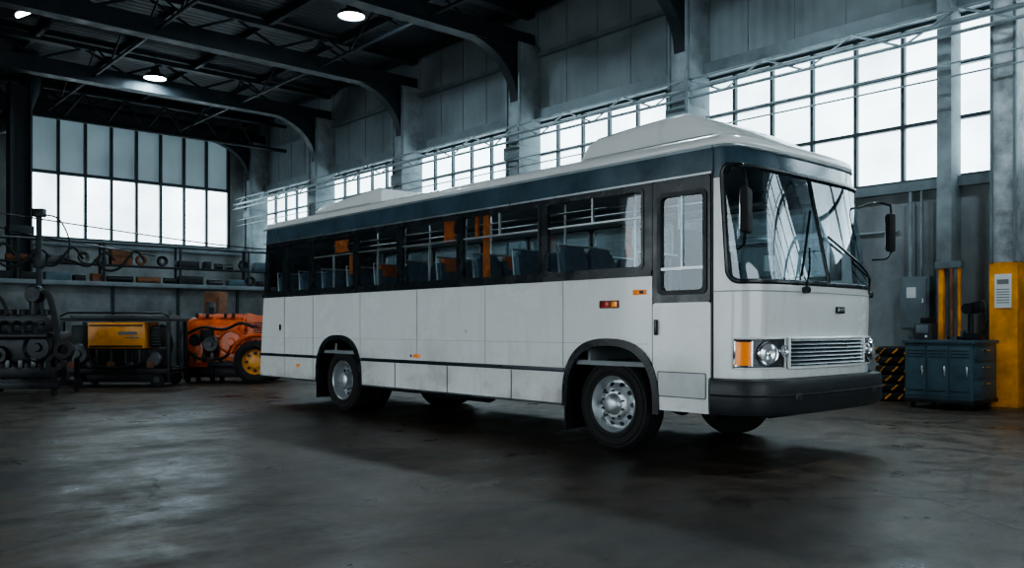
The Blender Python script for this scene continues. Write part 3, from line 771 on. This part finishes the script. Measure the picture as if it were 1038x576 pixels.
g=empty('orange_machine',(-20.1,8.85,0),48.3)
b=B()
b.lathe([(0,-1.25),(.35,-1.25),(.46,-1.22),(.50,-1.16),(.50,-.6),(.54,-.595),(.54,-.53),(.50,-.525),(.50,.02),(.54,.025),(.54,.09),(.50,.095),(.50,.18),(.60,.19),(.60,.26),(.40,.28),(.0,.28)],orp,(0,.35,1.10),(1,0,0),48)
b.box((-.35,.35,1.62),(1.3,.45,.12),orp,.02); b.box((-.95,-.12,.75),(.45,.2,.55),orp,.02)
b.box((.0,-.18,.66),(.6,.25,.24),orp,.02,(0,8,0))
b.shape([(.28,.75),(1.15,.75),(1.22,1.05),(1.10,1.42),(.85,1.60),(.28,1.66)],[],.75,orp,lambda u,v,w:(u,.30+w,v))
for k in range(5): b.box((.70,-.09,1.22+k*.06),(.5,.02,.025),dmet,.004)
for k in range(18):
    a=2*math.pi*k/18; b.cyl((.24,.35+.56*math.cos(a),1.10+.56*math.sin(a)),(.30,.35+.56*math.cos(a),1.10+.56*math.sin(a)),.022,gmet,seg=8)
for x in (-1.0,-.75,-.3,-.1): b.box((x,.35,1.64),(.05,.55,.12),dmet,.01)
b.obj('body',g)
b=B()
b.bb(-1.3,1.2,.0,.12,.38,.50,orp,.02); b.bb(-1.3,1.2,.7,.82,.38,.50,orp,.02)
for x in (-1.2,-.6,.2): b.bb(x-.05,x+.05,.0,.12,.0,.5,dmet,.01); b.bb(x-.05,x+.05,.7,.82,.0,.5,dmet,.01)
b.lathe([(0,.10),(.08,.10),(.10,.05),(.24,.05),(.27,.08),(.30,.06),(.31,-.03),(0,-.05)],orp,(-.02,-.25,1.0),(0,-1,0),40)
b.lathe([(0,.12),(.06,.12),(.07,.06),(.17,.07),(.20,.04),(.2,-.03)],gmet,(-.52,-.26,.95),(0,-1,0),32)
b.lathe([(0,.10),(.05,.10),(.06,.05),(.12,.06),(.14,.03),(.14,-.03)],dmet,(-.9,-.28,1.05),(0,-1,0),32)
b.tube([(-1.1,-.2,1.2),(-.7,-.35,1.35),(-.2,-.3,1.3),(.2,-.3,1.45),(.5,-.2,1.35)],.035,rubber,8,False,6)
b.tube([(-1.2,-.2,.9),(-.8,-.35,.6),(-.2,-.35,.62),(.0,-.3,.9)],.03,rubber,8,False,6)
b.tube([(-1.3,.1,1.5),(-1.35,-.1,1.0),(-1.3,-.15,.5)],.04,gmet,8,False,6)
for k in range(6): b.box((-1.1+k*.2,-.24,.62),(.08,.07,.22),gmet if k%2 else dmet,.01)
b.box((-.65,-.16,1.15),(.3,.12,.3),dmet,.02); b.box((-.25,-.2,.82),(.25,.15,.2),dmet,.02)
b.cyl((-.7,.3,1.6),(-.7,.3,1.85),.06,dmet,seg=14)
b.box((-.15,-.2,.45),(.9,.2,.12),dmet,.02); b.bb(-1.2,.2,.05,.8,.12,.38,dmet,.02)
b.obj('fittings',g)
b=B()
WX=.60
c=(WX,-.38,.52)
b.lathe([(.30,-.12),(.40,-.16),(.48,-.14),(.52,-.08),(.52,.08),(.48,.14),(.40,.16),(.30,.12)],rubber,c,(0,-1,0),48)
b.lathe([(.40,.165),(.41,.13),(.32,.06),(.26,.03),(.16,.05),(.14,.09),(.06,.10),(0,.10)],yor,c,(0,-1,0),40)
for k in range(24):
    a=2*math.pi*k/24; b.box((c[0]+.515*math.cos(a),c[1],c[2]+.515*math.sin(a)),(.04,.28,.05),rubber,.01,(0,-math.degrees(a),15))
for k in range(8):
    a=2*math.pi*k/8; b.cyl((c[0]+.21*math.cos(a),c[1]-.03,c[2]+.21*math.sin(a)),(c[0]+.21*math.cos(a),c[1]-.06,c[2]+.21*math.sin(a)),.04,dmet,seg=10)
b.tube([(WX+.62*math.cos(rad(a)),-.38,.55+.62*math.sin(rad(a))) for a in range(20,165,12)],.05,orp,8)
b.cyl((WX,-.38,.52),(WX,.8,.52),.05,dmet,seg=12)
b.lathe([(.30,-.12),(.40,-.16),(.48,-.14),(.52,-.08),(.52,.08),(.48,.14),(.40,.16),(.30,.12),(0,.1)],rubber,(WX,.95,.52),(0,1,0),40)
b.obj('wheel',g)

g=empty('engine_block_stand',(-19.35,4.0,0),48.3)
b=B()
for y in (-.1,.8): b.bb(-.95,.85,y-.05,y+.05,.12,.25,dmet,.01)
for x in (-.85,.75):
    for y in (-.1,.8):
        b.bb(x-.04,x+.04,y-.04,y+.04,.1,.7,dmet); b.cyl((x-.03,y,.07),(x+.03,y,.07),.07,rubber,seg=18)
b.box((-.05,.35,.95),(1.5,.8,.62),dmet,.08); b.box((-.1,.35,1.42),(1.2,.5,.38),dmet,.07); b.box((.0,.35,.48),(1.3,.55,.35),dmet,.08)
for k in range(5):
    b.cyl((-.6+k*.25,.35,1.6),(-.6+k*.25,.35,1.72),.09,dmet,seg=16); b.tube([(-.6+k*.25,.1,1.45),(-.6+k*.25,-.1,1.4),(-.6+k*.25,-.12,1.2)],.045,dmet,8,False,4)
b.cyl((-.75,-.13,1.18),(.65,-.13,1.18),.07,dmet,seg=14)
b.lathe([(0,.10),(.07,.10),(.09,.05),(.22,.05),(.26,.09),(.30,.06),(.30,-.03),(0,-.05)],dmet,(.45,-.10,.95),(0,-1,0),36)
b.lathe([(0,.08),(.05,.08),(.07,.03),(.15,.03),(.17,.06),(.18,.0)],dmet,(-.35,-.10,.80),(0,-1,0),30)
b.cyl((.15,.3,1.6),(.15,.3,1.95),.11,dmet,seg=20); b.lathe([(0,.12),(.15,.12),(.19,.06),(.19,-.06),(.15,-.12),(0,-.12)],dmet,(.15,.3,2.02),(0,-1,0),24)
b.tube([(.15,.3,2.0),(.4,.25,2.05),(.6,.1,1.8),(.75,.0,1.3),(.8,-.05,.9)],.06,rubber,10,False,6)
b.tube([(-.7,.2,1.6),(-.8,.1,1.9),(-.4,0,1.95),(-.2,-.05,1.6)],.04,rubber,8,False,6)
for x in (.75,.6): b.lathe([(.10,-.05),(.19,-.06),(.20,0),(.19,.06),(.10,.05)],rubber,(x+.25,-.2,.9-.25*(x<.7)),(0,-1,0.2),28)
for k in range(6): b.box((-.7+k*.26,-.08,.62),(.1,.08,.16),gmet,.02)
b.obj('engine',g)
b=B()
b.box((-.1,.1,.35),(1.1,.6,.5),dmet,.04); b.box((-.1,.1,.66),(1.2,.7,.06),gmet,.02); b.box((-.3,.1,.8),(.4,.4,.24),gmet,.04)
b.cyl((.25,.1,.68),(.25,.1,1.0),.12,rust,seg=20)
b.cyl((-.4,-.25,.35),(-.4,-.3,.35),.14,gmet,seg=24)
for x in (-.5,.3): b.cyl((x,-.2,.06),(x,-.26,.06),.06,rubber,seg=16); b.cyl((x,.36,.06),(x,.42,.06),.06,rubber,seg=16)
b.obj('parts_trolley',None,(-17.9,2.7,0),48.3)

PXW=-26.5
b=B(); b.bb(PXW-.2,PXW,-4,14.2,0,2.55,concd); b.bb(PXW-.25,PXW+.25,-4,14.2,2.55,2.68,steel,.01)
for y in [-3.5+1.9*k for k in range(10)]: b.bb(PXW-.01,PXW+.05,y-.04,y+.04,0,2.55,steeld)
b.bb(PXW,PXW+.04,-4,14.2,1.62,1.70,steel)
b.obj('wall_partition')
b=B()
for y in [-3.4+2.2*k for k in range(9)]:
    for x in (PXW-.2,PXW+.2): b.bb(x-.03,x+.03,y-.03,y+.03,2.68,3.85,steeld)
b.bb(PXW-.25,PXW+.25,-3.5,14.2,3.15,3.19,steeld); b.bb(PXW-.25,PXW+.25,-3.5,14.2,3.80,3.84,steel)
mm=[dmet,gmet,steeld,dmet,dmet,bluec,dmet,rubber,rust]
for lvl,hh in ((2.68,.42),(3.19,.45)):
    y=-3.3
    while y<13.8:
        w=random.uniform(.2,.8); h=random.uniform(.16,hh); t=random.random(); m_=random.choice(mm)
        if t<.5: b.box((PXW+random.uniform(-.05,.08),y+w/2,lvl+h/2),(.3,w*.9,h),m_,.02)
        elif t<.75: b.cyl((PXW,y+.05,lvl+.1),(PXW,y+w,lvl+.1),.09,m_,seg=16)
        else: b.lathe([(.08,-.04),(.15,-.06),(.17,0),(.15,.06),(.08,.04)],m_,(PXW+.1,y+w/2,lvl+.17),(1,.1,0),24)
        y+=w+random.uniform(.02,.14)
b.obj('parts_shelf')
b=B()
for k in range(7):
    y=2.2+k*.85; b.tube([(PXW+.35,y,3.3),(PXW+.4,y+.3,3.0+.1*(k%3)),(PXW+.42,y+.7,3.1),(PXW+.4,y+1.1,3.6-.1*(k%2)),(PXW+.35,y+1.4,3.3)],.035,rubber,8,False,6)
b.tube([(PXW+.3,3.9,4.3),(PXW+.4,5.5,3.9),(PXW+.4,7.2,3.7),(PXW+.3,9,3.5)],.02,black,6,False,6)
b.tube([(PXW-1,3,4.8),(PXW+.2,6.5,4.3),(PXW+.3,11,3.95),(PXW+.3,14,3.9)],.02,black,6,False,6)
b.obj('hanging_hoses')
b=B(); b.box((0,0,.5),(.7,.7,1.0),rust,.03); b.box((0,0,1.05),(.8,.8,.08),gmet,.02); b.box((0,0,1.75),(.5,.5,1.3),rust,.04); b.box((0,-.27,1.9),(.3,.03,.4),gmet,.01)
for k in range(3): b.bb(-.36,.36,-.36,-.34,.25+k*.25,.28+k*.25,gmet)
b.obj('rusty_switch_cabinet',None,(-24.8,10.3,0),40)
b=B()
b.cyl((0,0,0),(0,0,4.3),.07,steeld,seg=14); b.cyl((0,0,1.5),(0,0,2.4),.11,steeld,seg=14); b.box((0,0,.05),(.6,.6,.1),dmet,.02)
b.box((0,0,4.35),(.3,.2,.22),dmet,.03); b.box((.0,0,3.1),(.22,.22,.4),dmet,.03); b.tube([(0,0,4.3),(.5,0,4.2),(.8,0,3.6),(.7,0,3.0)],.02,rubber,8,False,6)
b.obj('pillar_hoist',None,(-24.9,5.6,0),48)
b=B()
for s in (-1,1): b.bb(-.3,.3,s*.28-.03,s*.28+.03,0,9.05,steeld)
b.bb(-.03,.03,-.28,.28,0,9.05,steeld); b.box((0,0,4.4),(.7,.7,.3),steeld,.02); b.box((0,0,.1),(.8,.8,.2),colm,.03)
b.obj('steel_column',None,(-30.5,6.3,0))
b=B()
b.tube([(-31.2,1,7.6),(-31.4,4.2,7.6),(-31.4,5.6,7.75),(-31.4,6.4,8.3),(-31.4,6.8,9.3),(-31.4,6.8,10.2)],.30,steeld,20,False,8)
b.obj('ventilation_duct')
b=B()
for z in (8.6,9.6): b.cyl((-32.4,Y0+.1,z),(-32.4,Y1-.1,z),.07,steeld,seg=10)
y=Y0+.2
while y<Y1-1.5: b.cyl((-32.4,y,8.6),(-32.4,y+.7,9.6),.04,steeld,seg=6); b.cyl((-32.4,y+.7,9.6),(-32.4,y+1.4,8.6),.04,steeld,seg=6); y+=1.4
b.obj('lattice_truss')

# ================================================================== LAMPS
def lamp(x,y,z,power):
    e=empty('high_bay_lamp',(x,y,z))
    b=B()
    b.lathe([(.0,.34),(.10,.34),(.13,.28),(.14,.18),(.30,.10),(.36,.0),(.37,-.02),(.34,-.02),(.34,0)],gmet,(0,0,0),(0,0,1),36)
    b.lathe([(0,-.005),(.33,-.005)],M('lamp_diffuser',(.9,.95,1),.4,0,.02,5,emit=(.8,.95,1),es=16),(0,0,0),(0,0,1),36)
    b.cyl((0,0,.3),(0,0,10.2-z),.015,gmet,seg=8)
    b.obj('fixture',e)
    l=bpy.data.lights.new('lamp_light','AREA'); l.shape='DISK'; l.size=.64; l.energy=power; l.color=(.72,.90,1.0)
    o=bpy.data.objects.new('lamp_light',l); SC.collection.objects.link(o); o.location=(0,0,-.03); o.parent=e
for x,y,z,pw in ((-19.2,11.55,9.4,200),(-28.2,9.7,9.4,160),(-10.5,11.6,9.4,180),(-3.0,11.8,9.4,200),(-19,2.0,9.6,80)):  # last three hang out of view, added to light the room
    lamp(x,y,z,pw)
e=empty('tube_lamp',(-24.3,5.2,9.35),15)
b=B(); b.box((0,0,.07),(1.0,.22,.08),gmet,.02); b.cyl((-.48,0,0),(.48,0,0),.06,M('tube_glow',(1,1,1),.4,0,.02,5,emit=(.8,.95,1),es=14),seg=16); b.cyl((-.4,0,.1),(-.4,0,.85),.01,gmet,seg=6); b.cyl((.4,0,.1),(.4,0,.85),.01,gmet,seg=6); b.obj('fixture',e)

w=bpy.data.worlds.new('overcast_sky'); SC.world=w; w.use_nodes=True
N=w.node_tree.nodes; L=w.node_tree.links; bg=N['Background']
tc=N.new('ShaderNodeTexCoord'); sp=N.new('ShaderNodeSeparateXYZ'); cr=N.new('ShaderNodeValToRGB')
L.new(tc.outputs['Generated'],sp.inputs[0]); L.new(sp.outputs[2],cr.inputs[0])
cr.color_ramp.elements[0].position=0.0; cr.color_ramp.elements[0].color=(.62,.71,.75,1); cr.color_ramp.elements[1].position=.6; cr.color_ramp.elements[1].color=(.79,.90,.95,1)
L.new(cr.outputs[0],bg.inputs[0]); bg.inputs[1].default_value=3.4

cam=bpy.data.cameras.new('camera'); co=bpy.data.objects.new('camera',cam); SC.collection.objects.link(co); SC.camera=co
co.location=(0,0,1.35); co.rotation_euler=(rad(90),0,rad(48.3)); cam.sensor_width=36; cam.lens=864/1038*36; cam.shift_y=44/1038; cam.clip_end=200
SC.view_settings.view_transform='AgX'
try: SC.view_settings.look='AgX - Medium High Contrast'
except Exception: pass
SC.view_settings.exposure=0.36
